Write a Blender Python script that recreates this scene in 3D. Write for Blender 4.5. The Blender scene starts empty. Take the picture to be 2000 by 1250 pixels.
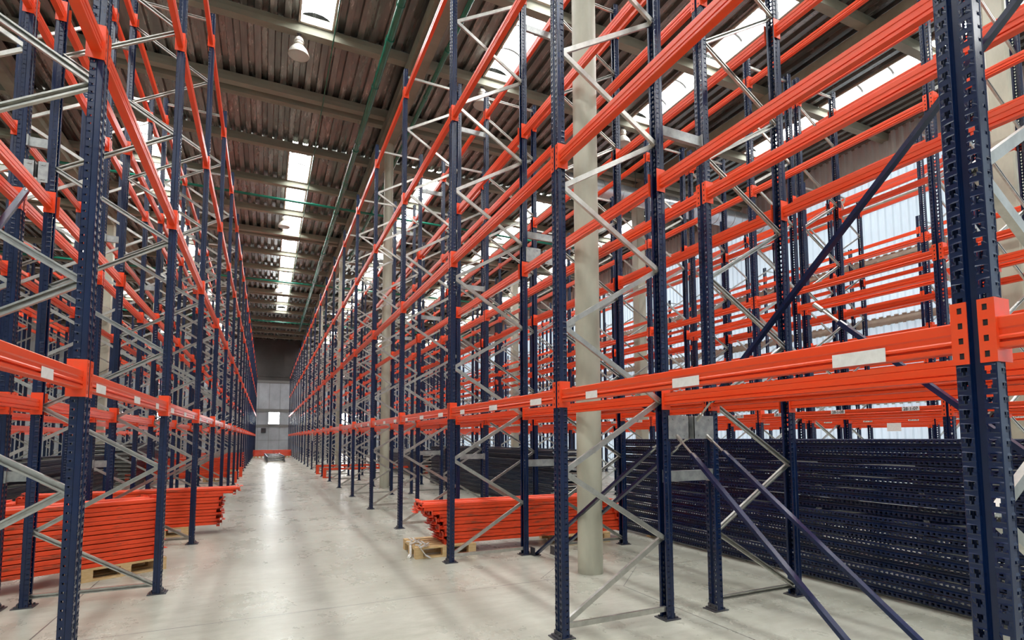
import bpy, bmesh, math, random
from math import sin, cos, pi, radians
from mathutils import Matrix, Vector

random.seed(7)
S = bpy.context.scene
COL = S.collection

# ------------------------------------------------------------------ camera
F_PX, PSI, TH, CX, CY, CH, ROLL = 1067.8, 0.4429, 0.0755, 1026.2, 773.7, 1.5174, -0.0043
Fv = Vector((sin(PSI)*cos(TH), cos(PSI)*cos(TH), sin(TH)))
R0 = Vector((cos(PSI), -sin(PSI), 0))
U0 = R0.cross(Fv)
Rv = R0*cos(ROLL) + U0*sin(ROLL)
Uv = U0*cos(ROLL) - R0*sin(ROLL)
cd = bpy.data.cameras.new('camera')
cam = bpy.data.objects.new('camera', cd)
COL.objects.link(cam)
m = Matrix((Rv, Uv, -Fv)).transposed().to_4x4()
m.translation = Vector((0, 0, CH))
cam.matrix_world = m
cd.sensor_fit = 'HORIZONTAL'
cd.sensor_width = 36.0
cd.lens = F_PX/2000*36
cd.shift_x = -(CX-1000)/2000
cd.shift_y = (CY-625)/2000
cd.clip_start = 0.05
cd.clip_end = 400
S.camera = cam

def pix(x, y, z):
    p = Vector((x, y, z-CH))
    d = p.dot(Fv)
    if d < 0.25:
        return None
    return CX+F_PX*p.dot(Rv)/d, CY-F_PX*p.dot(Uv)/d, d

# ------------------------------------------------------------------ light
S.view_settings.view_transform = 'Standard'
S.view_settings.look = 'None'
S.view_settings.exposure = 0.88
S.view_settings.gamma = 1.0
W = bpy.data.worlds.new('world')
S.world = W
W.use_nodes = True
bg = W.node_tree.nodes['Background']
bg.inputs[0].default_value = (0.86, 0.93, 1.0, 1)
bg.inputs[1].default_value = 1.0
SKY_STRENGTH = 17.0      # daylit roof lights
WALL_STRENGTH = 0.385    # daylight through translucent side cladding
DAY_STRENGTH = 22.0      # far window

# ------------------------------------------------------------------ materials
def nd(nt, kind, loc=None, **kw):
    n = nt.nodes.new(kind)
    for k, v in kw.items():
        setattr(n, k, v)
    return n

def mat(name, col, rough=0.5, metal=0.0, spec=0.5, noise=0.0, nscale=8.0, col2=None,
        bump=0.0, bscale=40.0, stretch=(1, 1, 1), lo=0.4, hi=0.65, rvar=0.0, coord='Object'):
    ma = bpy.data.materials.new(name)
    ma.use_nodes = True
    nt = ma.node_tree
    b = nt.nodes['Principled BSDF']
    b.inputs['Base Color'].default_value = (*col, 1)
    b.inputs['Roughness'].default_value = rough
    b.inputs['Metallic'].default_value = metal
    b.inputs['Specular IOR Level'].default_value = spec
    tc = nd(nt, 'ShaderNodeTexCoord')
    mp = nd(nt, 'ShaderNodeMapping')
    mp.inputs['Scale'].default_value = stretch
    nt.links.new(tc.outputs[coord], mp.inputs[0])
    if col2 is not None:
        nz = nd(nt, 'ShaderNodeTexNoise')
        nz.inputs['Scale'].default_value = nscale
        nz.inputs['Detail'].default_value = 5
        nz.inputs['Roughness'].default_value = 0.65
        nt.links.new(mp.outputs[0], nz.inputs['Vector'])
        rp = nd(nt, 'ShaderNodeValToRGB')
        rp.color_ramp.elements[0].position = lo
        rp.color_ramp.elements[1].position = hi
        rp.color_ramp.elements[0].color = (*col, 1)
        rp.color_ramp.elements[1].color = (*col2, 1)
        nt.links.new(nz.outputs[0], rp.inputs[0])
        nt.links.new(rp.outputs[0], b.inputs['Base Color'])
        if rvar:
            mr = nd(nt, 'ShaderNodeMapRange')
            mr.inputs['To Min'].default_value = rough-rvar
            mr.inputs['To Max'].default_value = rough+rvar
            nt.links.new(nz.outputs[0], mr.inputs[0])
            nt.links.new(mr.outputs[0], b.inputs['Roughness'])
    if bump:
        n2 = nd(nt, 'ShaderNodeTexNoise')
        n2.inputs['Scale'].default_value = bscale
        n2.inputs['Detail'].default_value = 3
        nt.links.new(mp.outputs[0], n2.inputs['Vector'])
        bp = nd(nt, 'ShaderNodeBump')
        bp.inputs['Strength'].default_value = bump
        bp.inputs['Distance'].default_value = 0.01
        nt.links.new(n2.outputs[0], bp.inputs['Height'])
        nt.links.new(bp.outputs[0], b.inputs['Normal'])
    return ma

def emis(name, col, s):
    ma = bpy.data.materials.new(name)
    ma.use_nodes = True
    nt = ma.node_tree
    nt.nodes.remove(nt.nodes['Principled BSDF'])
    e = nd(nt, 'ShaderNodeEmission')
    e.inputs[0].default_value = (*col, 1)
    e.inputs[1].default_value = s
    nt.links.new(e.outputs[0], nt.nodes['Material Output'].inputs[0])
    return ma

M = {}
M['navy'] = mat('navy_paint', (0.0012, 0.0085, 0.040), 0.25, 0.0, 0.55, col2=(0.0025, 0.013, 0.056), nscale=3, bump=0.05, bscale=25)
M['navy_dusty_lit'] = mat('dusty_lit_navy_paint', (0.006, 0.018, 0.045), 0.34, 0.0, 0.5, col2=(0.03, 0.046, 0.070), nscale=5, stretch=(1, 1, 0.2), lo=.5, hi=.75)  # its paleness also stands in for rail highlights on the mid-aisle stack
M['orange'] = mat('orange_paint', (0.84, 0.066, 0.013), 0.30, 0.0, 0.5, col2=(0.76, 0.084, 0.024), nscale=5, stretch=(4, .5, 4))
M['orange_worn'] = mat('worn_orange_paint', (0.80, 0.068, 0.015), 0.42, 0.0, 0.45, col2=(0.22, 0.060, 0.030), nscale=3.6, stretch=(5, 1.0, 5), lo=.55, hi=.70)
M['zinc'] = mat('galvanised_steel', (0.44, 0.435, 0.40), 0.30, 0.85, 0.5, col2=(0.56, 0.55, 0.51), nscale=14, rvar=.02)
M['zinc_plate'] = mat('galvanised_plate', (0.30, 0.315, 0.31), 0.42, 0.6, 0.5, col2=(0.42, 0.435, 0.42), nscale=18, rvar=.1)
M['steel'] = mat('dark_bolt_steel', (0.09, 0.09, 0.10), 0.45, 0.6)
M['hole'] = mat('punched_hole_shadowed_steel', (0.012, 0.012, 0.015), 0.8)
M['column'] = mat('painted_column', (0.46, 0.455, 0.355), 0.42, 0, .45, col2=(0.37, 0.365, 0.285), nscale=2.2, stretch=(1, 1, .4), bump=.1, bscale=12)
M['concrete'] = mat('precast_concrete', (0.20, 0.20, 0.155), 0.75, 0, .3, col2=(0.26, 0.26, 0.205), nscale=1.4, stretch=(.4, 1, 1), bump=.2, bscale=14)
M['deck'] = mat('profiled_roof_sheet', (0.15, 0.153, 0.14), 0.27, 0.65, .5, col2=(0.30, 0.30, 0.27), nscale=1.3, stretch=(3, .35, 1), rvar=.03)
M['panel'] = mat('wall_panel_concrete', (0.42, 0.46, 0.50), 0.7, 0, .3, col2=(0.52, 0.57, 0.61), nscale=.8, bump=.1)
M['panel_dark'] = mat('dark_wall_cladding', (0.075, 0.072, 0.070), 0.7, 0, .3, col2=(0.10, 0.098, 0.095), nscale=.5)
M['band'] = mat('wall_band', (0.22, 0.225, 0.22), 0.7)
M['clad'] = mat('grey_wall_cladding', (0.50, 0.54, 0.55), 0.45, 0.1, .4, col2=(0.56, 0.60, 0.61), nscale=1.1)
M['girt'] = mat('beige_concrete_girt', (0.34, 0.30, 0.24), 0.8, col2=(0.40, 0.36, 0.29), nscale=3)
M['green'] = mat('green_pipe_paint', (0.004, 0.115, 0.070), 0.25, 0.0, 0.6, col2=(0.006, 0.14, 0.085), nscale=3)
M['duct'] = mat('spiral_duct_metal', (0.55, 0.56, 0.57), 0.28, 0.85, .5, col2=(0.62, 0.63, 0.64), nscale=6)
M['white_metal'] = mat('lamp_enamel', (0.60, 0.57, 0.50), 0.3, 0.2, .5, col2=(.66, .63, .56), nscale=9)
M['lampglass'] = mat('lamp_glass', (0.42, 0.44, 0.38), 0.15, 0, .6)
M['sticker'] = mat('white_sticker', (0.78, 0.77, 0.73), 0.6, col2=(0.70, 0.69, 0.65), nscale=30)
M['ink'] = mat('black_print', (0.02, 0.02, 0.02), 0.7)
M['wood'] = mat('pallet_wood', (0.56, 0.38, 0.17), 0.75, 0, .3, col2=(0.68, 0.50, 0.27), nscale=6, stretch=(1, 6, 6), bump=.2)
M['wrap'] = mat('plastic_wrap', (0.62, 0.60, 0.55), 0.35, 0, .5, col2=(.75, .73, .69), nscale=40, bump=.5, bscale=60)
M['frame_dark'] = mat('rooflight_rib', (0.05, 0.05, 0.05), 0.6)
M['cream'] = mat('rooflight_kerb', (0.40, 0.36, 0.28), 0.6, col2=(.46, .42, .34), nscale=3)
M['sky'] = emis('daylit_polycarbonate', (0.97, 0.99, 1.0), SKY_STRENGTH)
M['daywin'] = emis('daylit_window_glass', (0.93, 0.97, 1.0), DAY_STRENGTH)

# translucent cladding, glow stands in for daylight outside
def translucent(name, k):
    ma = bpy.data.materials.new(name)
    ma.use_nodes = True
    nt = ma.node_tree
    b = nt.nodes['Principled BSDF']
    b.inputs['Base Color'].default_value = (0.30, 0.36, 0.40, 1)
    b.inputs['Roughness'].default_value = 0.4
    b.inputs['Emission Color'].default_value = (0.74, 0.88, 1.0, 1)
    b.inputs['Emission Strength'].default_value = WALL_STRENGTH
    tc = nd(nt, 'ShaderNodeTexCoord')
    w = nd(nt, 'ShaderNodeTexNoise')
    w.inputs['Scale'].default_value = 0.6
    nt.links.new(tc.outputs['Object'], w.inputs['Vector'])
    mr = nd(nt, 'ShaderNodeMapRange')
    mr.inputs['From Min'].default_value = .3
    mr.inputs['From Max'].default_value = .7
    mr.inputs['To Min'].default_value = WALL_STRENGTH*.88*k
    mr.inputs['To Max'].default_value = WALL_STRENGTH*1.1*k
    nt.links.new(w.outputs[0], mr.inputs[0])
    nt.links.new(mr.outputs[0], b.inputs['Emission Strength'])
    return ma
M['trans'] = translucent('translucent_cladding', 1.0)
M['trans_shaded'] = translucent('translucent_cladding_shaded_web', .72)  # sloped webs glow less: corrugation shading put into the material

def floor_mat():
    ma = bpy.data.materials.new('polished_concrete_floor')
    ma.use_nodes = True
    nt = ma.node_tree
    L = nt.links.new
    b = nt.nodes['Principled BSDF']
    tc = nd(nt, 'ShaderNodeTexCoord')
    mp = nd(nt, 'ShaderNodeMapping')
    L(tc.outputs['Object'], mp.inputs[0])
    def noise(sc, det, st=(1, 1, 1), rough=.6):
        q = nd(nt, 'ShaderNodeMapping')
        q.inputs['Scale'].default_value = st
        L(mp.outputs[0], q.inputs[0])
        n = nd(nt, 'ShaderNodeTexNoise')
        n.inputs['Scale'].default_value = sc
        n.inputs['Detail'].default_value = det
        n.inputs['Roughness'].default_value = rough
        L(q.outputs[0], n.inputs['Vector'])
        return n.outputs[0]
    def ramp(src, p0, c0, p1, c1):
        r = nd(nt, 'ShaderNodeValToRGB')
        r.color_ramp.elements[0].position = p0
        r.color_ramp.elements[1].position = p1
        r.color_ramp.elements[0].color = (*c0, 1)
        r.color_ramp.elements[1].color = (*c1, 1)
        L(src, r.inputs[0])
        return r.outputs[0]
    def mixc(fac, a, c, mode='MIX'):
        x = nd(nt, 'ShaderNodeMix', data_type='RGBA', blend_type=mode)
        if isinstance(fac, float):
            x.inputs[0].default_value = fac
        else:
            L(fac, x.inputs[0])
        L(a, x.inputs[6]) if not isinstance(a, tuple) else setattr(x.inputs[6], 'default_value', (*a, 1))
        L(c, x.inputs[7]) if not isinstance(c, tuple) else setattr(x.inputs[7], 'default_value', (*c, 1))
        return x.outputs[2]
    base = ramp(noise(.55, 6), .3, (.335, .335, .272), .7, (.52, .52, .445))
    fine = ramp(noise(5, 8, (.6, 1.5, 1), .78), .38, (.68, .67, .63), .60, (1, 1, 1))
    c = mixc(.6, base, fine, 'MULTIPLY')
    swirl = ramp(noise(3.2, 8, (.5, 1.6, 1), .8), .62, (1, 1, 1), .74, (.52, .50, .46))
    c = mixc(.7, c, swirl, 'MULTIPLY')
    spots = ramp(noise(26, 2), .74, (1, 1, 1), .78, (.45, .42, .40))
    c = mixc(.5, c, spots, 'MULTIPLY')
    # saw-cut joints
    sx = nd(nt, 'ShaderNodeSeparateXYZ')
    L(mp.outputs[0], sx.inputs[0])
    def math_(op, a, b_=None, c_=None):
        n = nd(nt, 'ShaderNodeMath', operation=op)
        for i, v in enumerate((a, b_, c_)):
            if v is None:
                continue
            if isinstance(v, (int, float)):
                n.inputs[i].default_value = v
            else:
                L(v, n.inputs[i])
        return n.outputs[0]
    def cell(src, off, per):   # distance to nearest line off + k*per
        t = math_('ADD', src, -off+per*50)
        t = math_('MODULO', t, per)
        return math_('MINIMUM', t, math_('SUBTRACT', per, t))
    dx = cell(sx.outputs[0], 3.35, 9.85/2)
    dy = cell(sx.outputs[1], 5.30, 11.9/2)
    bx = cell(sx.outputs[0], 3.35, 9.85)
    by = cell(sx.outputs[1], 5.37, 11.9)
    s = math_('ADD', bx, by)
    dia = math_('ABSOLUTE', math_('SUBTRACT', s, .63))
    dmin = math_('MINIMUM', dx, dy)
    inside = math_('LESS_THAN', s, .63)
    dmin = math_('ADD', dmin, inside)      # no straight joints within the column diamond
    dmin = math_('MINIMUM', dmin, dia)
    line = math_('LESS_THAN', dmin, .0055)
    c = mixc(line, c, (.12, .115, .105))
    L(c, b.inputs['Base Color'])
    rr = nd(nt, 'ShaderNodeMapRange')
    rr.inputs['To Min'].default_value = .13
    rr.inputs['To Max'].default_value = .46
    L(noise(1.6, 6, (1, .6, 1), .7), rr.inputs[0])
    L(rr.outputs[0], b.inputs['Roughness'])
    b.inputs['Specular IOR Level'].default_value = .45
    bp = nd(nt, 'ShaderNodeBump')
    bp.inputs['Strength'].default_value = .12
    bp.inputs['Distance'].default_value = .01
    L(noise(5, 4), bp.inputs['Height'])
    L(bp.outputs[0], b.inputs['Normal'])
    return ma
M['floor'] = floor_mat()

# ------------------------------------------------------------------ mesh helpers
class MB:
    def __init__(s):
        s.v = []; s.f = []; s.mi = []
    def quad(s, *pts, mi=0):
        n = len(s.v); s.v += [tuple(p) for p in pts]; s.f.append(tuple(range(n, n+len(pts)))); s.mi.append(mi)
    def box(s, x0, x1, y0, y1, z0, z1, mi=0):
        n = len(s.v)
        s.v += [(x, y, z) for x in (x0, x1) for y in (y0, y1) for z in (z0, z1)]
        for q in ((0, 1, 3, 2), (4, 6, 7, 5), (0, 4, 5, 1), (2, 3, 7, 6), (0, 2, 6, 4), (1, 5, 7, 3)):
            s.f.append(tuple(n+i for i in q)); s.mi.append(mi)
        return s
    def prism(s, prof, a, b, axis='y', cap=True, mi=0, closed=True):
        """extrude 2D profile along an axis from a to b"""
        def P(p, t):
            return {'y': (p[0], t, p[1]), 'x': (t, p[0], p[1]), 'z': (p[0], p[1], t)}[axis]
        n = len(s.v); k = len(prof)
        s.v += [P(p, a) for p in prof]+[P(p, b) for p in prof]
        for i in range(k if closed else k-1):
            j = (i+1) % k
            s.f.append((n+i, n+j, n+k+j, n+k+i)); s.mi.append(mi)
        if cap and closed:
            s.f.append(tuple(n+i for i in range(k))[::-1]); s.mi.append(mi)
            s.f.append(tuple(n+k+i for i in range(k))); s.mi.append(mi)
        return s
    def tube(s, p0, p1, r, seg=12, cap=True, mi=0):
        p0 = Vector(p0); p1 = Vector(p1); d = (p1-p0).normalized()
        u = d.orthogonal().normalized(); w = d.cross(u)
        n = len(s.v)
        for p in (p0, p1):
            for i in range(seg):
                a = 2*pi*i/seg
                s.v.append(tuple(p+u*r*cos(a)+w*r*sin(a)))
        for i in range(seg):
            j = (i+1) % seg
            s.f.append((n+i, n+j, n+seg+j, n+seg+i)); s.mi.append(mi)
        if cap:
            s.f.append(tuple(n+i for i in range(seg))[::-1]); s.mi.append(mi)
            s.f.append(tuple(n+seg+i for i in range(seg))); s.mi.append(mi)
        return s
    def lathe(s, prof, seg=24, mi=0):
        n = len(s.v); k = len(prof)
        for i in range(seg):
            a = 2*pi*i/seg
            s.v += [(r*cos(a), r*sin(a), z) for r, z in prof]
        for i in range(seg):
            j = (i+1) % seg
            for q in range(k-1):
                s.f.append((n+i*k+q, n+j*k+q, n+j*k+q+1, n+i*k+q+1)); s.mi.append(mi)
        return s
    def bar(s, p0, p1, w, h, mi=0):
        """rectangular bar between two points"""
        p0 = Vector(p0); p1 = Vector(p1); d = (p1-p0).normalized()
        up = Vector((0, 0, 1)) if abs(d.z) < .95 else Vector((1, 0, 0))
        a = d.cross(up).normalized(); b = a.cross(d).normalized()
        n = len(s.v)
        for p in (p0, p1):
            for sx, sy in ((-1, -1), (1, -1), (1, 1), (-1, 1)):
                s.v.append(tuple(p+a*sx*w/2+b*sy*h/2))
        for q in ((0, 1, 5, 4), (1, 2, 6, 5), (2, 3, 7, 6), (3, 0, 4, 7), (3, 2, 1, 0), (4, 5, 6, 7)):
            s.f.append(tuple(n+i for i in q)); s.mi.append(mi)
        return s
    def mesh(s, name, mats, smooth=False, weld=False):
        me = bpy.data.meshes.new(name)
        me.from_pydata(s.v, [], s.f)
        if not isinstance(mats, (list, tuple)):
            mats = [mats]
        for mm in mats:
            me.materials.append(M[mm] if isinstance(mm, str) else mm)
        me.polygons.foreach_set('material_index', s.mi)
        bm = bmesh.new(); bm.from_mesh(me)
        if weld:
            bmesh.ops.remove_doubles(bm, verts=bm.verts, dist=1e-5)
        bmesh.ops.recalc_face_normals(bm, faces=bm.faces)
        if smooth:
            for f in bm.faces:
                f.smooth = True
            for e in bm.edges:
                if len(e.link_faces) == 2 and e.calc_face_angle(0) > radians(35):
                    e.smooth = False
        bm.to_mesh(me); bm.free()
        me.update()
        return me

def link(name, me, parent=None, loc=(0, 0, 0), rot=(0, 0, 0)):
    o = bpy.data.objects.new(name, me)
    COL.objects.link(o)
    o.location = loc
    o.rotation_euler = rot
    if parent is not None:
        o.parent = parent
    return o

def tag(o, label=None, cat=None, group=None, kind=None):
    if kind is None and cat: kind = 'thing'
    for k, v in (('label', label), ('category', cat), ('group', group), ('kind', kind)):
        if v:
            o[k] = v
    return o

def struct(name, me, loc=(0, 0, 0)):
    o = link(name, me, loc=loc)
    o['kind'] = 'structure'
    return o

ORD = ('first second third fourth fifth sixth seventh eighth ninth tenth eleventh twelfth thirteenth '
       'fourteenth fifteenth sixteenth seventeenth eighteenth nineteenth twentieth twenty-first '
       'twenty-second twenty-third twenty-fourth').split()

# ------------------------------------------------------------------ setting
YN, YF, XL, XR = -14.0, 62.0, -16.5, 18.8
ZD, ZP = 11.74, 11.5

fm = MB(); fm.quad((XL, YN, 0), (XR, YN, 0), (XR, YF, 0), (XL, YF, 0))
struct('floor', fm.mesh('floor', 'floor'))

PUR = [4.88-3.03*6+3.03*i for i in range(25)]        # purlin lines
SKYX = [-8.95, -4.05, .85, 5.67, 10.68, 15.65]
SKW = .385
def bay_open(y):      # which roof bays carry rooflights; far-end ones are added to brighten the wall
    if 13.5 < y < 19.8: return False
    if 48.5 < y < 53: return False
    return True
# profiled deck: ribs run along the aisle
PER, RH = .32, .11
def deck_profile(x0, x1):
    pts = []
    x = x0
    while x < x1-1e-6:
        for dx, z in ((0, 0), (.10, 0), (.125, RH), (.25, RH), (.275, 0), (PER, 0)):
            if x+dx <= x1:
                pts.append((x+dx, ZD+z))
        x += PER
    if pts[-1][0] < x1: pts.append((x1, ZD))
    return pts
dk = MB()
ys = [YN]+[p for p in PUR if YN < p < YF]+[YF]
for a, b in zip(ys[:-1], ys[1:]):
    if bay_open((a+b)/2):
        edges = [XL]
        for sx in [q for q in SKYX if (a+b)/2 < 50 or q != .85]: edges += [sx-SKW, sx+SKW]
        edges.append(XR)
        segs = list(zip(edges[::2], edges[1::2]))
    else:
        segs = [(XL, XR)]
    for s0, s1 in segs:
        dk.prism(deck_profile(s0, s1), a, b, 'y', closed=False)
# thin weatherproof layer above the sheet
dk.box(XL, XR, YN, YF, 12.6, 12.65)
struct('ceiling', dk.mesh('ceiling', 'deck'))

# rooflights: barrel vaulted panels with thin curved ribs
def rooflight(xc, a, b):
    mb = MB(); n = 8
    arc = [(xc+SKW*cos(pi-pi*i/n), ZD+.10+.22*sin(pi*i/n)) for i in range(n+1)]
    mb.prism(arc, a, b, 'y', closed=False)
    sk = mb.mesh('rooflight_panel', 'sky')
    rb = MB()
    for t in (1/3, 2/3):
        y = a+(b-a)*t
        inner = [(x, z-.02) for x, z in arc]
        for (x0, z0), (x1, z1) in zip(inner[:-1], inner[1:]):
            rb.bar((x0, y, z0), (x1, y, z1), .06, .03)
    kb = MB()
    for sx in (-1, 1):
        kb.box(xc+sx*SKW-.025, xc+sx*SKW+.025, a, b, ZD-.05, ZD+.14)
    for y in (a+.03, b-.03):
        kb.box(xc-SKW, xc+SKW, y-.03, y+.03, ZD-.05, ZD+.14)
    return sk, rb.mesh('rooflight_ribs', 'frame_dark'), kb.mesh('rooflight_kerb', 'cream')
wi = 0
for a, b in zip(ys[:-1], ys[1:]):
    if not bay_open((a+b)/2): continue
    for sx in [q for q in SKYX if (a+b)/2 < 50 or q != .85]:  # side strips past the closed bays are added to light the far wall
        wi += 1
        ms = rooflight(sx, a+.16, b-.16)
        r = struct('window_%d' % wi, ms[0])
        link('rib', ms[1], r); link('kerb', ms[2], r)

# purlins, double beam on the column lines, and longitudinal girders
def purlin(y, w=.22):
    mb = MB()
    mb.prism([(y-w/2, ZP), (y+w/2, ZP), (y+w/2+.02, ZP+.12), (y+w/2+.02, ZD), (y-w/2-.02, ZD), (y-w/2-.02, ZP+.12)], XL, XR, 'x')
    return mb
ti = 0
for y in PUR:
    if not (YN < y < YF): continue
    k = (y-4.88)/3.03
    main = abs((y-4.88) % 12.12) < .1 or abs((y-4.88) % 12.12-12.12) < .1
    ti += 1
    if main:
        mb = purlin(y-.24, .22); o = purlin(y+.24, .22)
        n = len(mb.v); mb.v += o.v; mb.f += [tuple(i+n for i in f) for f in o.f]; mb.mi += o.mi
        mb.box(XL, XR, y-.12, y+.12, ZD-.10, ZD-.02)
        struct('trim_%d' % ti, mb.mesh('roof_beam', 'concrete'))
    else:
        struct('trim_%d' % ti, purlin(y).mesh('roof_beam', 'concrete'))
for x in (-6.5, 3.35, 13.2):
    ti += 1
    mb = MB(); mb.box(x-.24, x+.24, YN, YF, 11.18, ZP)
    mb.box(x-.15, x+.15, YN, YF, 10.98, 11.18)
    struct('trim_%d' % ti, mb.mesh('girder', 'concrete'))

# far wall
def wall_far():
    mb = MB()
    mb.box(XL, XR, YF, YF+.2, 0, 4.25)
    mb.box(XL, XR, YF, YF+.2, 4.55, 7.35)
    w = struct('wall_far', mb.mesh('wall_far', 'panel'))
    dk_ = MB(); dk_.box(XL, XR, YF, YF+.2, 7.35, 13.0)
    for i in range(40):
        x = XL+.9*i
        dk_.box(x, x+.03, YF-.02, YF, 7.4, 11.4)
    dk_.box(XL, XR, YF-.04, YF, 7.9, 8.0)
    link('upper_cladding', dk_.mesh('upper_cladding', 'panel_dark'), w)
    bd = MB()
    bd.box(XL, XR, YF-.05, YF+.2, 4.25, 4.55)
    bd.box(XL, XR, YF-.05, YF, 2.7, 2.95)
    bd.box(XL, XR, YF-.05, YF, 7.25, 7.5)
    bd.box(XL, XR, YF-.012, YF, 1.33, 1.36)
    x = -.76
    for i in range(-16, 19):
        xx = x+i*1.01
        bd.box(xx-.012, xx+.012, YF-.012, YF, 0, 7.3)
    link('panel_joints', bd.mesh('panel_joints', 'band'), w)
    return w
wall_far()
for i, x in enumerate((-10.0, .23, 7.0, 12.0)):
    mb = MB(); mb.box(x, x+.99, YF-.045, YF-.03, 3.02, 4.2)
    wi += 1
    wn = struct('window_%d' % wi, mb.mesh('window_pane', 'daywin'))
    fr = MB()
    for (a, b, c, d) in ((x-.04, x, 2.98, 4.24), (x+.99, x+1.03, 2.98, 4.24), (x, x+.99, 2.98, 3.02), (x, x+.99, 4.2, 4.24)):
        fr.box(a, b, YF-.06, YF, c, d)
    link('window_frame', fr.mesh('window_frame', 'band'), wn)
mb = MB(); mb.box(-.44, .0, YF-.12, YF-.02, 2.1, 2.58)
for i in range(6): mb.box(-.42, -.02, YF-.15, YF-.12, 2.14+i*.07, 2.17+i*.07)
tag(link('wall_vent', mb.mesh('wall_vent', 'steel')), 'small black louvred vent high on the grey far wall, left of the window', 'vent')

# right wall: corrugated cladding, opaque above, translucent below, concrete girts
def corr(x, y0, y1, z0, z1, name, m_, per=.25, dep=.05, side=-1):
    pts = []; y = y0
    while y < y1:
        for d, t in ((0, 0), (.35, 0), (.5, 1), (.85, 1)):
            pts.append((x+side*dep*t, y+d*per))
        y += per
    mb = MB(); mb.prism(pts, z0, z1, 'z', closed=False)
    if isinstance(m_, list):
        mb.mi = [1 if i % 2 else 0 for i in range(len(mb.mi))]  # webs take the dimmer glow as painted shading
    return mb.mesh(name, m_)
wr = struct('wall_right', corr(XR, YN, YF, 10.6, 13.0, 'wall_right', 'clad'))
link('translucent_cladding', corr(XR+.10, YN, YF, 0, 10.6, 'translucent_cladding', ['trans', 'trans_shaded']), wr)
g = MB()
for z in (7.35, 5.25, 2.6, 9.4):
    h = .24 if z < 9 else .05
    g.box(XR-.10, XR+.02, YN, YF, z, z+h)
    y = YN
    if z < 9:
        while y < YF:     # scalloped closure strip that follows the corrugation
            g.box(XR-.12, XR-.10, y, y+.14, z+h, z+h+.04); g.box(XR-.12, XR-.10, y+.02, y+.12, z-.04, z)
            y += .25
link('girts', g.mesh('girts', 'girt'), wr)
# left wall
struct('wall_left', corr(XL, YN, YF, 0, 13.0, 'wall_left', 'clad', side=1))

# back wall behind the viewpoint
bw = MB(); bw.box(XL, XR, YN-.2, YN, 0, 12.6)
struct('wall_back', bw.mesh('wall_back', 'panel'))

# columns
def lbl_col(i): return 'round cream painted concrete column between the back to back racks, %s from the camera' % ORD[i]
cm = MB(); cm.lathe([(.0, 0), (.142, 0), (.142, 10.98), (0, 10.98)], 36)
cme = cm.mesh('column', 'column', smooth=True)
for i, y in enumerate((5.37, 17.27, 29.3, 41.2, 53.2)):
    tag(link('round_column', cme, loc=(3.35, y, 0)), lbl_col(i), 'column', 'round columns in the first right rack')
sm = MB()
sm.prism([(-.19, -.16), (-.16, -.19), (.16, -.19), (.19, -.16), (.19, .16), (.16, .19), (-.16, .19), (-.19, .16)], 0, 10.98, 'z')
sme = sm.mesh('square_column', 'column')
for x, ys_, nm in ((13.2, (5.37, 17.27, 29.3, 41.2, 53.2), 'right'), (-6.5, (17.27, 29.3, 41.2, 53.2), 'left')):
    for i, y in enumerate(ys_):
        tag(link('square_column', sme, loc=(x, y, 0)), 'square cream column standing among the far %s racks, %s from the camera' % (nm, ORD[i]), 'column', 'square columns %s' % nm)

# ------------------------------------------------------------------ rack parts
UW, UD, HT = .11, .064, 8.1      # upright width, depth, height
DEP, P0, PITCH = 1.005, 3.755, 2.8
LEV = (1.85, 3.77, 5.70, 7.65)
NODES = [.09+.576*i for i in range(14)]

def keyhole(mb, x, y0, y1, z0, z1, yc):
    """rect cell in plane x with a keyhole opening; built from strips"""
    zc = (z0+z1)/2
    w1, w2 = .0095, .005
    a, b, c = zc+.013, zc-.002, zc-.013
    q = lambda ya, za, yb, zb: mb.quad((x, ya, za), (x, yb, za), (x, yb, zb), (x, ya, zb))
    q(y0, z0, y1, c); q(y0, a, y1, z1)
    q(y0, b, yc-w1, a); q(yc+w1, b, y1, a)
    q(y0, c, yc-w2, b) ; q(yc+w2, c, y1, b)
    # fill the shoulder between narrow and wide part is left open as a taper
    return

def dot(mb, y, x0, x1, z0, z1, xc):
    """side cell in plane y with a small square-ish hole"""
    zc = (z0+z1)/2; r = .0048
    q = lambda xa, za, xb, zb: mb.quad((xa, y, za), (xb, y, za), (xb, y, zb), (xa, y, zb))
    q(x0, z0, x1, zc-r); q(x0, zc+r, x1, z1)
    q(x0, zc-r, xc-r, zc+r); q(xc+r, zc-r, x1, zc+r)

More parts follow.
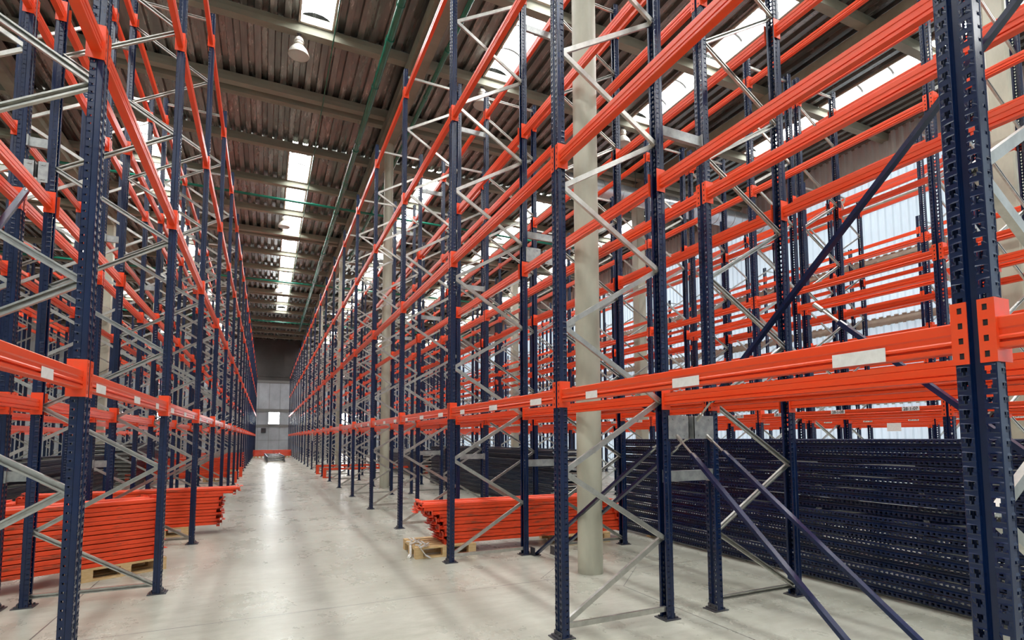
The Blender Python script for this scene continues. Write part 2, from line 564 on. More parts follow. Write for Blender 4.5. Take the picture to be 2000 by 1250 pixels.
def upright_mesh(detail, name='upright', mt='navy', thick=True):
    """open profile section facing -x, foot at z=0, centred on origin"""
    h = UD/2; w = UW/2
    mb = MB()
    def strip(pa, pb):
        mb.quad((*pa, 0), (*pb, 0), (*pb, HT), (*pa, HT))
    g = [(-h, .016), (-h+.018, .010), (-h+.018, -.010), (-h, -.016)]
    for a, b in zip(g[:-1], g[1:]): strip(a, b)
    for s in (-1, 1):
        # folded side: outer wall, step and inward lip
        if detail:
            strip((-h, s*w*.97), (-h+.004, s*w))
            strip((-h+.004, s*w), (-.004, s*w)); strip((-.004, s*w), (.0, s*(w-.007)))
            strip((h, s*(w-.007)), (h, s*(w-.026)))
            strip((h, s*(w-.026)), (h-.012, s*(w-.026)))
            n = int(HT/.046)
            for i in range(n):
                z0, z1 = i*.046, (i+1)*.046
                ya, yb = sorted((s*.016, s*w*.97))
                keyhole(mb, -h, ya, yb, z0, z1, s*.033)
                dot(mb, s*(w-.007), .0, h, z0, z1, .017)
            zt = n*.046
            strip_y = sorted((s*.016, s*w*.97))
            mb.quad((-h, strip_y[0], zt), (-h, strip_y[1], zt), (-h, strip_y[1], HT), (-h, strip_y[0], HT))
            mb.quad((0, s*(w-.007), zt), (h, s*(w-.007), zt), (h, s*(w-.007), HT), (0, s*(w-.007), HT))
        else:
            strip((-h, s*.016), (-h, s*w)); strip((-h, s*w), (h, s*w)); strip((h, s*w), (h, s*(w-.022)))
    me = mb.mesh(name, mt, weld=True)
    if detail and thick:
        bm = bmesh.new(); bm.from_mesh(me)
        bmesh.ops.solidify(bm, geom=bm.faces[:], thickness=.0022)
        bm.to_mesh(me); bm.free(); me.update()
    return me
UP_HI = upright_mesh(True)
UP_LO = upright_mesh(False, 'upright_far')
UP_HI_D = UP_HI.copy(); UP_HI_D.materials[0] = M['navy_dusty_lit']
UP_LO_D = UP_LO.copy(); UP_LO_D.materials[0] = M['navy_dusty_lit']

def plate_mesh():
    mb = MB()
    mb.box(-.085, .075, -.075, .075, 0, .008)
    mb.box(-UD/2-.010, -UD/2-.002, -.055, .055, .008, .05)
    mb.box(-UD/2-.034, -UD/2-.010, -.06, .06, .008, .022)
    for s in (-1, 1):
        mb.tube((-UD/2-.020, s*.032, .034), (-UD/2-.010, s*.032, .034), .009, 8)
        mb.tube((.05, s*.045, .008), (.05, s*.045, .024), .009, 8)
    return mb.mesh('base_plate', 'steel')
PLATE = plate_mesh()

def channel(length, w=.040, d=.026, t=.003):
    """C channel along +x, open side to +y"""
    mb = MB()
    prof = [(-d/2, -w/2), (d/2, -w/2), (d/2, -w/2+.010), (d/2-t, -w/2+.010), (d/2-t, -w/2+t), (-d/2+t, -w/2+t),
            (-d/2+t, w/2-t), (d/2-t, w/2-t), (d/2-t, w/2-.010), (d/2, w/2-.010), (d/2, w/2), (-d/2, w/2)]
    mb.prism(prof, 0, length, 'x')
    for x in (.02, length-.02):
        mb.tube((x, -d/2-.004, 0), (x, -d/2, 0), .008, 6)
    return mb
DX = DEP-.05
dl = math.hypot(DX, .576)
DIAG = channel(dl).mesh('brace', 'zinc')
HORIZ = channel(DX).mesh('brace', 'zinc')
ANG = math.atan2(.576, DX)

def brace_all():
    """far frames: the whole lacing as one part"""
    mb = MB()
    for i in range(13):
        z0, z1 = NODES[i], NODES[i+1]
        xa, xb = (.025, DEP-.025) if i % 2 == 0 else (DEP-.025, .025)
        mb.bar((xa, 0, z0), (xb, 0, z1), .026, .044)
    mb.bar((.025, .02, .085), (DEP-.025, .02, .085), .026, .044)
    mb.bar((.025, .0, 7.98), (DEP-.025, 0, 7.98), .026, .044)
    return mb.mesh('bracing', 'zinc')
LACE = brace_all()

def make_frame(lod, loc, rotz, dusty_lit=False, plates=True, rot=None):
    o = bpy.data.objects.new('upright_frame', None)
    o.empty_display_size = .2
    COL.objects.link(o)
    o.location = loc
    o.rotation_euler = rot if rot else (0, 0, rotz)
    um = (UP_LO if lod else UP_HI) if not dusty_lit else (UP_LO_D if lod else UP_HI_D)
    for x, r in ((0, 0), (DEP, pi)):
        u = link('upright', um, o, (x, 0, 0), (0, 0, r))
        if plates:
            link('base_plate', PLATE, u)
    if lod:
        link('bracing', LACE, o)
    else:
        for i in range(13):
            z0 = NODES[i]
            y = -.012 if i % 2 else .016
            if i % 2 == 0:
                b = link('brace', DIAG, o, (.025, y, z0), (0, -ANG, 0))
            else:
                b = link('brace', DIAG, o, (DEP-.025, y, z0), (0, -(pi-ANG), 0))
        link('brace', HORIZ, o, (.025, -.012, .085))
        link('brace', HORIZ, o, (.025, .016, 7.99))
    return o

BL = PITCH-UW-.006
def beam_profile():
    # outer face at x=-.028 with two shallow grooves; z centred
    f = [(-.028, .040), (-.030, .036), (-.030, .004), (-.026, -.002), (-.026, -.018), (-.030, -.024), (-.030, -.032),
         (-.018, -.035), (-.018, -.039), (-.030, -.042), (-.030, -.056), (-.027, -.060)]
    g = [(.022, -.060), (.022, -.040), (.015, -.037), (.015, -.034), (.022, -.031), (.022, .004), (.018, .008), (.022, .012), (.022, .040)]
    return f+g
def beam_mesh(L, mt):
    mb = MB(); mb.prism(beam_profile(), -L/2, L/2, 'y')
    return mb.mesh('rack_beam', mt)
BEAM = beam_mesh(BL, 'orange')
def beam_flat(L, mt):
    mb = MB()
    mb.prism([(-.020, .040), (-.022, .038), (-.022, -.058), (-.020, -.060), (.020, -.060), (.022, -.058), (.022, -.010), (.016, -.006), (.016, .038), (.014, .040)], -L/2, L/2, 'y')
    return mb.mesh('rack_beam', mt)
BEAM_W = beam_flat(BL, 'orange_worn')
def connector_mesh(mt):
    """connector at +y end: side plate and holed face plate"""
    mb = MB()
    y0 = BL/2
    mb.box(-.044, .045, y0-.004, y0, -.102, .102)
    y1 = y0+.043
    # face plate with four windows
    xs0, xs1 = -.044, -.040
    yc0, yc1 = y0+.016, y0+.030
    zs = [-.102]
    for zc in (-.075, -.025, .025, .075):
        zs += [zc-.010, zc+.010]
    zs.append(.102)
    for i in range(len(zs)-1):
        if i % 2 == 0:
            mb.box(xs0, xs1, y0, y1, zs[i], zs[i+1])
        else:
            mb.box(xs0, xs1, y0, yc0, zs[i], zs[i+1]); mb.box(xs0, xs1, yc1, y1, zs[i], zs[i+1])
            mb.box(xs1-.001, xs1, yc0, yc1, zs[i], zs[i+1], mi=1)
    for z in (-.09, .09, .070):
        mb.tube((.018, y0, z), (.018, y0+.0015, z), .006, 8, mi=1)
    return mb.mesh('end_connector', [mt, 'hole'])
CON = connector_mesh('orange')
CON_W = connector_mesh('orange_worn')
def sticker_mesh(w=.21, h=.075):
    mb = MB(); mb.box(-.0016, 0, -w/2, w/2, -h/2, h/2)
    return mb.mesh('sticker', 'sticker')
STK = sticker_mesh(.21, .052)
STK_S = sticker_mesh(.15, .05)

def text_mesh(body, size):
    cu = bpy.data.curves.new('t', 'FONT'); cu.body = body; cu.size = size
    cu.align_x = 'CENTER'; cu.align_y = 'CENTER'; cu.extrude = .0004; cu.offset = .001
    o = bpy.data.objects.new('t', cu); COL.objects.link(o)
    bpy.context.view_layer.update()
    dg = bpy.context.evaluated_depsgraph_get()
    me = bpy.data.meshes.new_from_object(o.evaluated_get(dg))
    bpy.data.objects.remove(o); me.materials.clear(); me.materials.append(M['ink'])
    return me

# ------------------------------------------------------------------ rack rows
# name, x of the aisle-side upright, direction to the inner upright (+1/-1), first..last bay index
ROWS = [
    ('first right rack', 2.085, 1, -2, 20),
    ('second right rack', 4.64, -1, -2, 20),
    ('third right rack', 7.42, 1, -2, 20),
    ('fourth right rack', 9.665, -1, -1, 20),
    ('fifth right rack', 12.46, 1, -1, 20),
    ('sixth right rack', 14.715, -1, 0, 20),
    ('wall-side right rack', 17.50, 1, 0, 20),
    ('first left rack', -.925, -1, -1, 20),
    ('second left rack', -3.165, 1, 0, 20),
    ('third left rack', -5.97, -1, 1, 20),
    ('fourth left rack', -8.225, 1, 2, 20),
    ('fifth left rack', -11.03, -1, 3, 20),
]
def vis(pts, mg=40):
    best = 0
    inside = [p for p in (pix(*q) for q in pts) if p and -mg < p[0] < 2000+mg and -mg < p[1] < 1250+mg]
    return len(inside)
frames, beams = [], []
for name, x, d, k0, k1 in ROWS:
    xi = x+d*DEP
    need = set()
    for k in range(k0, k1):
        ya, yb = P0+PITCH*k, P0+PITCH*(k+1)
        for face, bx, rot in (('aisle face', x, 0 if d > 0 else pi), ('rear face', xi, pi if d > 0 else 0)):
            for li, z in enumerate(LEV):
                pts = [(bx, ya+(yb-ya)*t, z) for t in (0, .25, .5, .75, 1)]
                if vis(pts) >= 1:
                    pp = [q for q in (pix(*t) for t in pts) if q]
                    dist = min(q[2] for q in pp)
                    # apparent size of the beam, its part in frame only
                    ins = vis(pts, 0)
                    beams.append((ins*BL/dist/dist if ins else 0, name, face, li, k, bx, rot, dist))
                    need.add(k); need.add(k+1)
    for k in range(k0, k1+1):
        y = P0+PITCH*k
        pts = [(xx, y, z) for xx in (x, xi) for z in (0, .8, 1.6, 2.4, 3.2, 4, 5, 6, 7, 8.1)]
        if vis(pts) or k in need:
            frames.append((name, x, d, k, y))

base_k = {}
for name, x, d, k, y in frames:
    seen = vis([(xx, y, z*.4) for xx in (x, x+d*DEP) for z in range(21)], 0)
    if seen:
        base_k[name] = min(base_k.get(name, 99), k)
for name, x, d, k, y in frames:
    p = pix(x, y, 2.0)
    dist = p[2] if p else 2.0
    lod = dist > 24
    o = make_frame(lod, (x, y, 0), 0 if d > 0 else pi)
    i = k-base_k[name]
    if i < 0:
        tag(o, 'navy upright frame of the %s, %s one past the picture edge' % (name, ORD[-i-1]), 'rack frame', 'upright frames of the %s' % name)
        continue
    tag(o, 'navy upright frame with galvanised bracing, %s from the camera in the %s' % (ORD[i], name), 'rack frame',
        'upright frames of the %s' % name)

beams.sort(key=lambda b: -b[0])
NB = 235
near = beams[:NB]; far = beams[NB:]
bk = {}
for b in near:
    bk[(b[1])] = min(bk.get(b[1], 99), b[4])
LV = ('lowest', 'second', 'third', 'top')
TXT = {}
for (sz, name, face, li, k, bx, rot, dist) in near:
    y = P0+PITCH*(k+.5)
    s = 1 if rot == 0 else -1
    o = link('rack_beam', BEAM, None, (bx+s*(-UD/2+.040), y, LEV[li]), (0, 0, rot))
    link('end_connector', CON, o)
    c2 = link('end_connector', CON, o); c2.scale = (1, -1, 1)
    tag(o, 'orange %s-level beam, %s bay from the camera, %s of %s' % (LV[li], ORD[k-bk[name]], face, name), 'rack beam',
        '%s beams on the %s of the %s' % (LV[li], face, name))
    if li == 0 and face == 'aisle face' and name in ('first right rack', 'first left rack') and dist < 24:
        ty = ((-1.01, STK), (-.045, STK), (.91, STK_S)) if name == 'first right rack' else ((-1.10, STK), (-.07, STK), (.80, STK_S))
        for yy, sm_ in ty:
            q = link('sticker', sm_, o, (-.0302, yy*s, -.033)); q['label'] = 'blank white sticker'
    if li == 0 and face == 'aisle face' and name in ('third right rack', 'fifth right rack') and dist < 15:
        aisle = 28 if name[0] == 't' else 29
        for j, yy in enumerate((-.98, .0, .98)):
            # numbering grows away from the camera
            num = 7+3*k+j if aisle == 28 else 19-3*k-j
            if num < 1 or num > 40: continue
            q = link('sticker', STK, o, (-.0302, yy*s, .012)); q['label'] = 'white bay number sticker'
            key = '%d-1-%02d' % (aisle, num)
            if key not in TXT: TXT[key] = text_mesh(key, .056)
            link('number', TXT[key], q, (-.0021, 0, 0), (pi/2, 0, -pi/2))
    if name == 'wall-side right rack' and li in (2, 3) and face == 'aisle face' and dist < 16:
        for yy in (-.9, 0, .9):
            link('sticker', STK_S, o, (-.0302, yy, .0))
# everything past the largest ones, too many and too small to tell apart
fb = MB(); bm_src = BEAM
bv = [v.co.copy() for v in BEAM.vertices]; bf = [tuple(p.vertices) for p in BEAM.polygons]
sp = MB(); sp.box(-.030, .022, -BL/2, BL/2, -.06, .04)
for e in (-1, 1):
    sp.box(-.044, .045, min(e*BL/2, e*(BL/2-.004)), max(e*BL/2, e*(BL/2-.004)), -.102, .102)
    a, b = sorted((e*BL/2, e*(BL/2+.052)))
    sp.box(-.044, -.040, a, b, -.102, .102)
for (sz, name, face, li, k, bx, rot, dist) in far:
    y = P0+PITCH*(k+.5); s = 1 if rot == 0 else -1
    n = len(fb.v)
    fb.v += [(bx+s*(-UD/2+.040)+s*v[0], y+s*v[1], LEV[li]+v[2]) for v in sp.v]
    fb.f += [tuple(i+n for i in f) for f in sp.f]; fb.mi += sp.mi
tag(link('distant_rack_beams', fb.mesh('distant_rack_beams', 'orange')), 'hundreds of small orange beams in the distant bays of all racks', 'rack beam', kind='stuff')

pm = MB(); pm.box(-.0012, 0, -.15, .15, -.09, .09)
tag(link('paper_notice', pm.mesh('paper_notice', 'sticker'), None, (12.46-UD/2+.009, 7.38, 1.71)), 'blank white paper sheet hanging on the lowest beam of the fifth right rack', 'paper')
pm = MB(); pm.box(-.002, 0, -.14, .14, -.22, .22)
tag(link('paper_notice', pm.mesh('paper_notice', 'sticker'), None, (2.085-UD/2+.009, 28.6, 1.62)), 'white paper hanging from a lowest right beam far down the aisle', 'paper')
# row spacers joining back to back racks, brackets and rods of the spine bracing
def spacer_mesh(L):
    mb = MB(); mb.box(0, L, -.02, .02, -.045, .045)
    mb.box(-.006, .008, -.045, .03, -.055, .055); mb.box(L-.008, L+.006, -.045, .03, -.055, .055)
    return mb.mesh('row_spacer', 'zinc_plate')
GAP = 3.635-3.065-UD-.015
SP = spacer_mesh(GAP); SPL = spacer_mesh(.255-UD-.015)
for k in range(-1, 9):
    for zi, z in enumerate((1.18, 4.27, 7.25)):
        if k == 0 and zi == 9: continue
        o = link('row_spacer', SP, None, (3.065+UD/2+.0075, P0+PITCH*k, z))
        tag(o, 'galvanised %s spacer between first and second right racks, %s pair of frames' % (('low', 'middle', 'high')[zi], ORD[k+1]), 'spacer', 'row spacers right')
for k in range(0, 6):
    for zi, z in enumerate((1.18, 4.35, 7.25)):
        o = link('row_spacer', SPL, None, (-2.16+UD/2+.0075, P0+PITCH*k, z))
        tag(o, 'galvanised %s spacer between first and second left racks, %s pair of frames' % (('low', 'middle', 'high')[zi], ORD[k]), 'spacer', 'row spacers left')

def spine_bracket(x0, x1, y, z, where):
    o = bpy.data.objects.new('spine_bracket', None); COL.objects.link(o); o.location = (x0, y, z)
    L = x1-x0
    hw = L*.44
    for xa, xb in ((0, hw), (L-hw, L)):
        mb = MB(); mb.box(xa, xb, -.066, -.060, -.10, .10)
        if xa == 0: mb.box(xb-.005, xb, -.066, .02, -.10, .10)
        else: mb.box(xa, xa+.005, -.066, .02, -.10, .10)
        for zz in (-.07, .07):
            for xx in (xa+.05, xb-.05): mb.tube((xx, -.072, zz), (xx, -.066, zz), .010, 6)
        link('bracket_plate', mb.mesh('bracket_plate', 'zinc_plate'), o)
    mb = MB(); mb.box(hw, L-hw, .0, .01, -.09, .09)
    link('backing_plate', mb.mesh('backing_plate', 'steel'), o)
    tag(o, 'galvanised spine bracing bracket %s' % where, 'bracket', 'spine bracing brackets')
    return o
XA, XB = 3.065+UD/2+.002, 3.635-UD/2-.002
spine_bracket(XA, XB, P0, 1.60, 'at head height between the two nearest right frames')
spine_bracket(XA, XB, P0+PITCH, 3.98, 'above the second beams of the second right frame pair')
spine_bracket(-2.16+UD/2+.002, -1.91-UD/2-.002, P0+PITCH, 4.05, 'high between the nearest left frames')

def spine_rod(p0, p1, label, foot=False):
    p0 = Vector(p0); p1 = Vector(p1)
    o = bpy.data.objects.new('spine_brace', None); COL.objects.link(o); o.location = p0
    d = (p1-p0); n = d.normalized(); L = d.length
    mb = MB(); mb.bar(n*.24, d, .045, .028)
    link('flat_bar', mb.mesh('flat_bar', 'navy'), o)
    tb = MB(); tb.tube(n*.06, n*.30, .009, 8); tb.tube(n*.0, n*.08, .017, 8); tb.tube(n*.24, n*.30, .018, 8)
    link('turnbuckle', tb.mesh('turnbuckle', 'zinc'), o)
    if foot:
        ft = MB(); a = d
        ft.box(a.x-.05, a.x+.05, a.y-.06, a.y+.06, a.z-.002, a.z+.008)
        ft.box(a.x-.045, a.x-.035, a.y-.06, a.y+.06, a.z+.008, a.z+.10)
        link('foot_bracket', ft.mesh('foot_bracket', 'steel'), o)
    tag(o, label, 'spine brace', 'spine bracing bars')
spine_rod((3.19, 3.70, 1.53), (3.19, 1.90, .004), 'navy brace bar sloping to the floor at right, lower of the pair', True)
spine_rod((3.53, 3.70, 1.53), (3.53, 1.60, .004), 'navy brace bar sloping to the floor at right, upper of the pair', True)
spine_rod((3.20, 3.81, 1.54), (3.20, 6.46, .004), 'navy brace bar running down leftwards past the round column to a foot', True)
spine_rod((3.46, 3.81, 1.54), (3.46, 6.40, .004), 'second navy brace bar running down leftwards behind the round column', True)
spine_rod((3.42, 3.70, 1.66), (3.42, .98, 4.02), 'navy brace bar rising steeply to the upper right above the bracket')
spine_rod((3.30, 3.81, 1.66), (3.13, 4.22, 1.85), 'short navy brace bar rising leftwards from the head height bracket')
spine_rod((3.42, 2.52, 2.43), (3.42, .98, 1.05), 'short navy brace bar crossing behind the nearest right bay')
spine_rod((-2.035, 6.50, 3.98), (-2.035, 3.80, 1.2), 'navy brace bar descending leftwards from the left spine bracket')

# ------------------------------------------------------------------ lying piles
def orange_pile(x, y, z, yaw, ncol, nlay, label, taper=0.0, dz=.054, cw=.128, rnd=.05, Lx=None, over=0, rseed=1):
    """beams lie on their side, lengthwise direction = yaw (angle from +x); origin = front end corner"""
    rg = random.Random(rseed)
    d = Vector((cos(yaw), sin(yaw), 0)); nrm = Vector((-sin(yaw), cos(yaw), 0))
    for l in range(nlay):
        for c in range(ncol):
            off = taper*(nlay-1-l)/max(1, nlay-1) + rg.uniform(-rnd, rnd)*.4 + (.055 if (c+l) % 2 else 0)
            if over and l >= nlay-2: off -= over*(.5+.5*rg.random())
            p = Vector((x, y, z))+d*(BL/2+off)+nrm*(cw*(c+.5)+.01*(l % 2))+Vector((0, 0, dz*(l+.5)))
            ob = link('loose_rack_beam', BEAM_W, None, p)
            # beam local: y length, x thickness, z height -> length along d, thickness up, height along nrm
            mx = Matrix((-nrm, d, Vector((0, 0, 1)))).transposed()   # upright beam facing -nrm
            flip = -1 if (c+l) % 2 else 1
            p = p+nrm*(.01*flip+rg.uniform(-.003, .003)-.01*(l % 2))
            rot = Matrix((Vector((0, 0, 1))*flip, d, nrm*-flip)).transposed()
            if rot.determinant() < 0:
                rot = Matrix((Vector((0, 0, 1))*flip, d, nrm*flip)).transposed()
            ob.matrix_world = Matrix.Translation(p) @ rot.to_4x4()
            link('end_connector', CON_W, ob)
            q = link('end_connector', CON_W, ob); q.scale = (1, -1, 1)
            tag(ob, 'scuffed orange beam, layer %s up, %s row, %s' % (ORD[l], ('front', 'second', 'third', 'fourth', 'fifth')[c], label), 'rack beam', 'beams of the %s' % label)

def pallet(x, y, yaw, L, Wd, label):
    o = bpy.data.objects.new('wooden_pallet', None); COL.objects.link(o)
    o.location = (x, y, 0); o.rotation_euler = (0, 0, yaw)
    n = 5
    for i in range(n):
        y0 = i*(Wd-.11)/(n-1)
        mb = MB(); mb.box(0, L, y0, y0+.11, .118, .138)
        link('deck_board', mb.mesh('deck_board', 'wood'), o)
    for xx in (0, L/2-.05, L-.1):
        mb = MB(); mb.box(xx, xx+.1, 0, Wd, .098, .118)
        link('stringer_board', mb.mesh('stringer_board', 'wood'), o)
        for yy in (0, Wd/2-.05, Wd-.1):
            mb = MB(); mb.box(xx, xx+.1, yy, yy+.1, .02, .098)
            link('block', mb.mesh('block', 'wood'), o)
    for yy in (0, Wd/2-.05, Wd-.1):
        mb = MB(); mb.box(0, L, yy, yy+.1, 0, .02)
        link('base_board', mb.mesh('base_board', 'wood'), o)
    tag(o, label, 'pallet', 'wooden pallets')
    return o

# right pile between the first and second frames
PY = radians(-2.0)
orange_pile(1.93, 6.98, .139, PY, 4, 11, 'right pile beside the round column', taper=.22, over=.16, rseed=3, dz=.0475)
for l in range(0):
    pass
pallet(1.74, 6.90, radians(-1), .80, .74, 'pale wooden pallet with torn wrap under the aisle end of right pile')
pallet(3.78, 6.82, radians(-2), .80, .74, 'wooden pallet under the inner end of the right beam pile')
def wrap(pts, name, label):
    mb = MB(); rg = random.Random(5)
    for a, b in zip(pts[:-1], pts[1:]):
        for j in range(3):
            o1 = Vector((rg.uniform(-.012, .012), rg.uniform(-.012, .012), rg.uniform(-.006, .010)))
            mb.bar(Vector(a)+o1, Vector(b)+o1, .022, .008)
    for j in range(10):
        a = Vector(pts[0])+Vector((rg.uniform(-.03, .05), rg.uniform(-.05, .05), rg.uniform(0, .04)))
        mb.bar(a, a+Vector((rg.uniform(-.06, .06), rg.uniform(-.08, .08), rg.uniform(-.02, .05))), .02, .01)
    tag(link(name, mb.mesh(name, 'wrap')), label, 'plastic wrap')
wrap([(1.76, 7.12, .16), (1.72, 7.10, .145), (1.71, 7.05, .03), (1.68, 7.0, .012)], 'torn_plastic_wrap', 'crumpled whitish plastic wrap hanging off the front pallet corner')
wrap([(1.82, 6.90, .15), (1.80, 6.885, .13), (1.86, 6.87, .05), (1.92, 6.85, .015)], 'loose_plastic_strap', 'loose white plastic strip curling onto the floor at the pallet')

wrap([(9.715, 6.50, 5.92), (9.72, 6.49, 5.86), (9.715, 6.47, 5.76), (9.72, 6.45, 5.66)], 'plastic_scrap', 'crumpled plastic scrap tied high on an upright against the bright side wall')
# left pile in the nearest left bay, running askew
LY = radians(28)
lx, ly = -1.06, 7.70
dv = Vector((cos(LY), sin(LY)))
def left_origin(L): return lx-dv.x*(BL+.06), ly-dv.y*(BL+.06)
ox, oy = left_origin(0)
orange_pile(ox, oy, .139, LY, 4, 14, 'large left pile on pallets', taper=0, rnd=.04, dz=.049, rseed=8)
for t, nm in ((.72, 'aisle'), (2.6, 'inner')):
    px, py = lx-dv.x*t, ly-dv.y*t
    pallet(px-.02, py-.02, LY, .80, .60, 'wooden pallet under the %s end of the large left pile' % nm)
# second left pile
orange_pile(-3.35, 10.05, .139, radians(3), 3, 12, 'second left pile further down', taper=.0, dz=.049, over=-.35, rseed=11)
pallet(-1.75, 10.1, radians(3), .70, .42, 'wooden pallet under the aisle end of the second left pile')
pallet(-3.2, 10.03, radians(3), .70, .42, 'wooden pallet under the inner end of the second left pile')
# third and fourth left piles, the pile across the aisle end
orange_pile(-3.9, 22.35, .139, 0, 2, 13, 'third left pile', rseed=13)
pallet(-1.95, 22.35, 0, .60, .4, 'wooden pallet under the aisle end of the third left pile')
pallet(-3.7, 22.35, 0, .60, .4, 'wooden pallet under the inner end of the third left pile')
orange_pile(-3.6, 28.0, .139, 0, 1, 14, 'fourth left pile', rseed=14)
pallet(-1.4, 28.0, 0, .50, .3, 'wooden pallet under the aisle end of the fourth left pile')
pallet(-3.4, 28.0, 0, .50, .3, 'wooden pallet under the inner end of the fourth left pile')
orange_pile(-.85, 47.9, .139, radians(2), 2, 9, 'pile across the far end of the aisle', rseed=15)
pallet(-.8, 47.95, radians(2), .60, .3, 'wooden pallet under the left end of the far aisle pile')
pallet(1.2, 48.0, radians(2), .60, .3, 'wooden pallet under the right end of the far aisle pile')

# stacks of frames laid flat
def frame_stack(x, y, layers, label, dirn=1, yaw=0.0, lod=False, dusty_lit=False, jit=.04, dz=.1225, rseed=1, yj=.006):
    rg = random.Random(rseed)
    for l in range(layers):
        R = Matrix.Rotation(yaw+rg.uniform(-yj, yj), 4, 'Z') @ Matrix.Rotation(pi/2, 4, 'X')
        o = make_frame(lod, (0, 0, 0), 0, dusty_lit=dusty_lit, plates=False)
        jx = rg.uniform(-jit, jit); jy = rg.uniform(-jit, jit)*2
        if dirn < 0:   # visible side towards +x
            R = Matrix.Rotation(yaw+rg.uniform(-yj, yj), 4, 'Z') @ Matrix.Rotation(pi/2, 4, 'X') @ Matrix.Rotation(pi, 4, 'Z')
        o.matrix_world = Matrix.Translation((x+jx, y+jy, .061+dz*l+.02)) @ R
        o.name = 'stacked_upright_frame'
        tag(o, 'navy frame lying flat, %s layer up, %s' % (ORD[l], label), 'rack frame', 'frames of the %s' % label)
    for t, nm in ((.8, 'far'), (6.6, 'near')):
        mb = MB()
        mb.box(-.04, DEP+.02, -t-.05, -t+.05, 0, .018)
        b = link('timber_bearer', mb.mesh('timber_bearer', 'wood'), None, (x-(DEP if dirn < 0 else 0), y, 0), (0, 0, yaw))
        tag(b, 'timber bearer under %s end of %s' % (nm, label), 'timber bearer', 'timber bearers')
frame_stack(5.36, 7.66, 12, 'long stack on the right', rseed=21, jit=.022)
frame_stack(5.12, 18.3, 10, 'second stack in the right-hand aisle', yaw=radians(2.5), dusty_lit=True, rseed=22, yj=.01)
frame_stack(5.35, 29.2, 8, 'third stack in the right-hand aisle', dusty_lit=True, lod=True, rseed=23)
frame_stack(-3.75, 18.4, 9, 'grey stack in the left-hand aisle', dirn=-1, dusty_lit=True, rseed=24, jit=.09, yj=.015)
frame_stack(-3.70, 28.6, 11, 'far stack in the left-hand aisle', dirn=-1, dusty_lit=True, lod=True, rseed=25)
frame_stack(.0, 46.6, 3, 'low stack standing in the middle of the aisle', yaw=radians(1), lod=True, dusty_lit=True, dz=.13, rseed=26)  # paler paint here stands in for light catching the rails

# loose braces heaped on the floor in the left-hand aisle
HB = channel(2.6).mesh('loose_brace', 'navy_dusty_lit')
rg = random.Random(31)
for i in range(16):
    o = link('loose_brace', HB, None, (-4.9+rg.uniform(-.25, .2), 7.9+i*.16, .04+.048*(i % 8)), (0, 0, radians(58+rg.uniform(-3, 3))))
    tag(o, 'loose dark steel bar in the heap on the left aisle floor, %s from the camera' % ORD[i], 'steel bar', 'loose bars heaped in the left-hand aisle')

# long orange ties with end plates standing on the floor
def tie(x, y, L, label, s=1):
    o = bpy.data.objects.new('floor_tie_beam', None); COL.objects.link(o); o.location = (x, y, 0)
    mb = MB(); mb.box(min(0, s*L), max(0, s*L), -.03, .03, .30, .38)
    link('rail', mb.mesh('rail', 'orange'), o)
    for xx in (0, s*(L-.12)):
        mb = MB(); a, b = sorted((xx, xx+s*.12))
        mb.box(a, b, -.035, .035, .02, .39)
        a, b = sorted((xx, xx+s*.42)) if xx == 0 else sorted((xx-s*.3, xx+s*.12))
        mb.box(a, b, -.06, .06, 0, .035)
        link('end_plate', mb.mesh('end_plate', 'orange'), o)
    tag(o, label, 'floor tie', 'orange floor ties')
tie(2.02, 22.4, 4.1, 'orange floor rail with L-shaped ends jutting into the aisle, nearer right one')
tie(1.98, 25.0, 4.1, 'orange floor rail with L-shaped ends jutting into the aisle, farther right one')
tie(-.86, 21.6, 3.2, 'orange floor rail with L-shaped end jutting into the aisle, nearer left one', -1)
tie(-.80, 24.8, 3.2, 'orange floor rail with L-shaped end jutting into the aisle, farther left one', -1)

# small angle bracket lying at the left edge
mb = MB(); mb.box(-.09, .09, -.05, .05, 0, .008); mb.box(.075, .09, -.05, .05, .008, .09); mb.box(-.09, .075, .042, .05, .008, .07)
tag(link('steel_shoe', mb.mesh('steel_shoe', 'steel'), None, (-2.16, 6.5-.35, 0), (0, 0, .5)), 'dark steel shoe lying on the floor at the left edge', 'bracket')
# ------------------------------------------------------------------ services under the roof
def pipe(p0, p1, r, label, hang=(), seg=16):
    mb = MB(); mb.tube(p0, p1, r, seg)
    p0v, p1v = Vector(p0), Vector(p1); L = (p1v-p0v).length
    n = int(L/6)
    for i in range(1, n+1):
        c = p0v.lerp(p1v, i/(n+1)); d = (p1v-p0v).normalized()
        mb.tube(c-d*.06, c+d*.06, r*1.22, seg)
    o = link('sprinkler_pipe', mb.mesh('sprinkler_pipe', 'green', smooth=True))
    if hang:
        for c in hang:
            h = MB(); h.bar((c[0], c[1], c[2]+r), (c[0], c[1], ZP), .02, .006)
            h.tube((c[0]-.02, c[1], c[2]), (c[0]+.02, c[1], c[2]), r*1.15, 12) if abs(p0[0]-p1[0]) > 1 else h.tube((c[0], c[1]-.02, c[2]), (c[0], c[1]+.02, c[2]), r*1.15, 12)
            link('hanger', h.mesh('hanger', 'green'), o)
    tag(o, label, 'pipe')
    return o
pipe((2.36, -4, 10.8), (2.36, 50.3, 10.8), .085, 'thick green sprinkler main running along the aisle under the roof', [(2.36, y+.2, 10.8) for y in PUR if 6 < y < 50][::1])
pipe((3.72, -4, 10.88), (3.72, 50, 10.88), .06, 'second green pipe running behind the concrete girder', [(3.72, y+.2, 10.88) for y in PUR if 6 < y < 50][::2])
for i, y in enumerate((22.7, 35.0, 47.4)):
    pipe((-15.5, y, 10.8), (18.4, y, 10.8), .05, 'green cross pipe spanning the hall, %s from the camera' % ORD[i], [(x, y, 10.8) for x in ()])
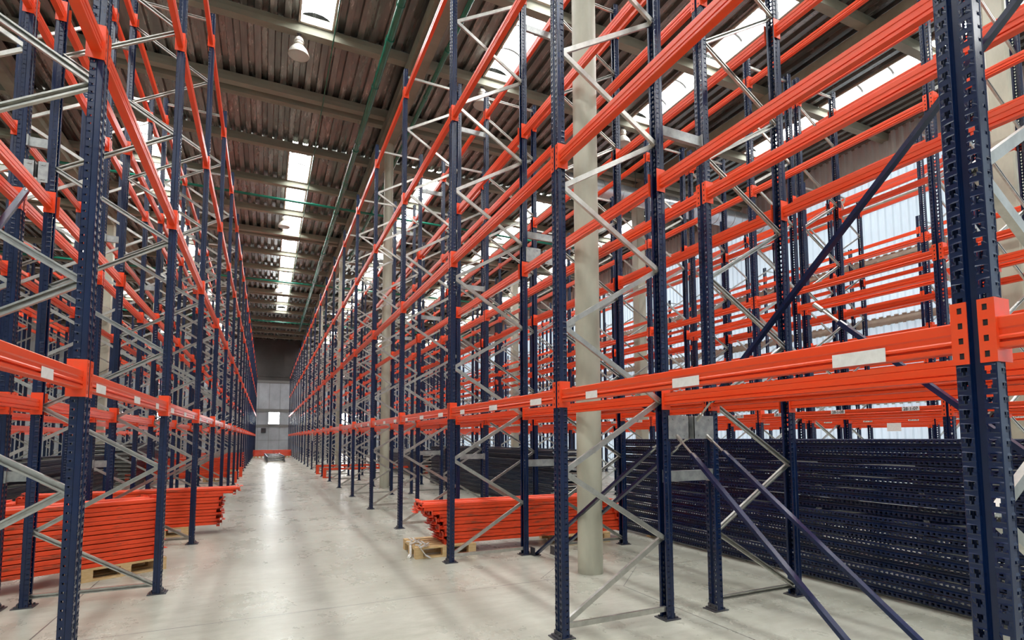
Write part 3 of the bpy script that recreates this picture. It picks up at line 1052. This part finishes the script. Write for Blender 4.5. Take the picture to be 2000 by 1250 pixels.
pipe((1.255, -2, 11.44), (1.255, 47.4, 11.44), .016, 'thin green conduit along the edge of the aisle rooflights', seg=8)
# duct
mb = MB(); mb.tube((9.0, 15.8, 10.25), (XR-.1, 15.8, 10.25), .33, 28)
for i in range(24):
    x = 9.2+i*.41; mb.tube((x, 15.8, 10.25), (x+.02, 15.8, 10.25), .345, 28)
dct = link('ventilation_duct', mb.mesh('ventilation_duct', 'duct', smooth=True))
for x in (9.5, 12, 15, 18):
    h = MB(); h.bar((x, 15.8, 10.57), (x, 15.8, ZD), .03, .006); link('hanger', h.mesh('hanger', 'steel'), dct)
tag(dct, 'big silver round ventilation duct crossing under the roof at right', 'duct')
# high bay lamps
def lamp(x, y, label, z=10.93):
    o = bpy.data.objects.new('high_bay_lamp', None); COL.objects.link(o); o.location = (x, y, z)
    mb = MB(); mb.lathe([(.245, 0), (.25, .02), (.235, .07), (.20, .15), (.13, .24), (.075, .28), (.06, .30)], 32)
    link('shade', mb.mesh('shade', 'white_metal', smooth=True), o)
    mb = MB(); mb.lathe([(0, .004), (.10, .006), (.243, .012)], 32); link('lens', mb.mesh('lens', 'lampglass'), o)
    mb = MB(); mb.lathe([(0, .30), (.085, .30), (.10, .32), (.10, .44), (.06, .48), (0, .48)], 24)
    mb.lathe([(.0, .36), (.118, .36), (.118, .375), (0, .375)], 24)
    link('ballast_housing', mb.mesh('ballast_housing', 'white_metal', smooth=True), o)
    mb = MB(); mb.tube((0, 0, .48), (0, 0, ZP-z), .014, 8); mb.box(-.05, .05, -.03, .03, ZP-z-.02, ZP-z)
    link('hook', mb.mesh('hook', 'steel'), o)
    tag(o, label, 'lamp', 'high bay lamps')
LP = PUR[6]
for i, y in enumerate((PUR[9], PUR[13], PUR[17])):
    lamp(.47, y, 'bell-shaped high bay lamp over the centre aisle, %s from the camera' % ORD[i])
    lamp(5.30, y, 'bell-shaped high bay lamp over the right-hand aisle, %s from the camera' % ORD[i])
    lamp(10.15, y, 'bell-shaped high bay lamp beyond the fourth right rack, %s from the camera' % ORD[i])
lamp(-4.5, PUR[9], 'bell-shaped high bay lamp over the left-hand aisle')
bpy.context.view_layer.update()
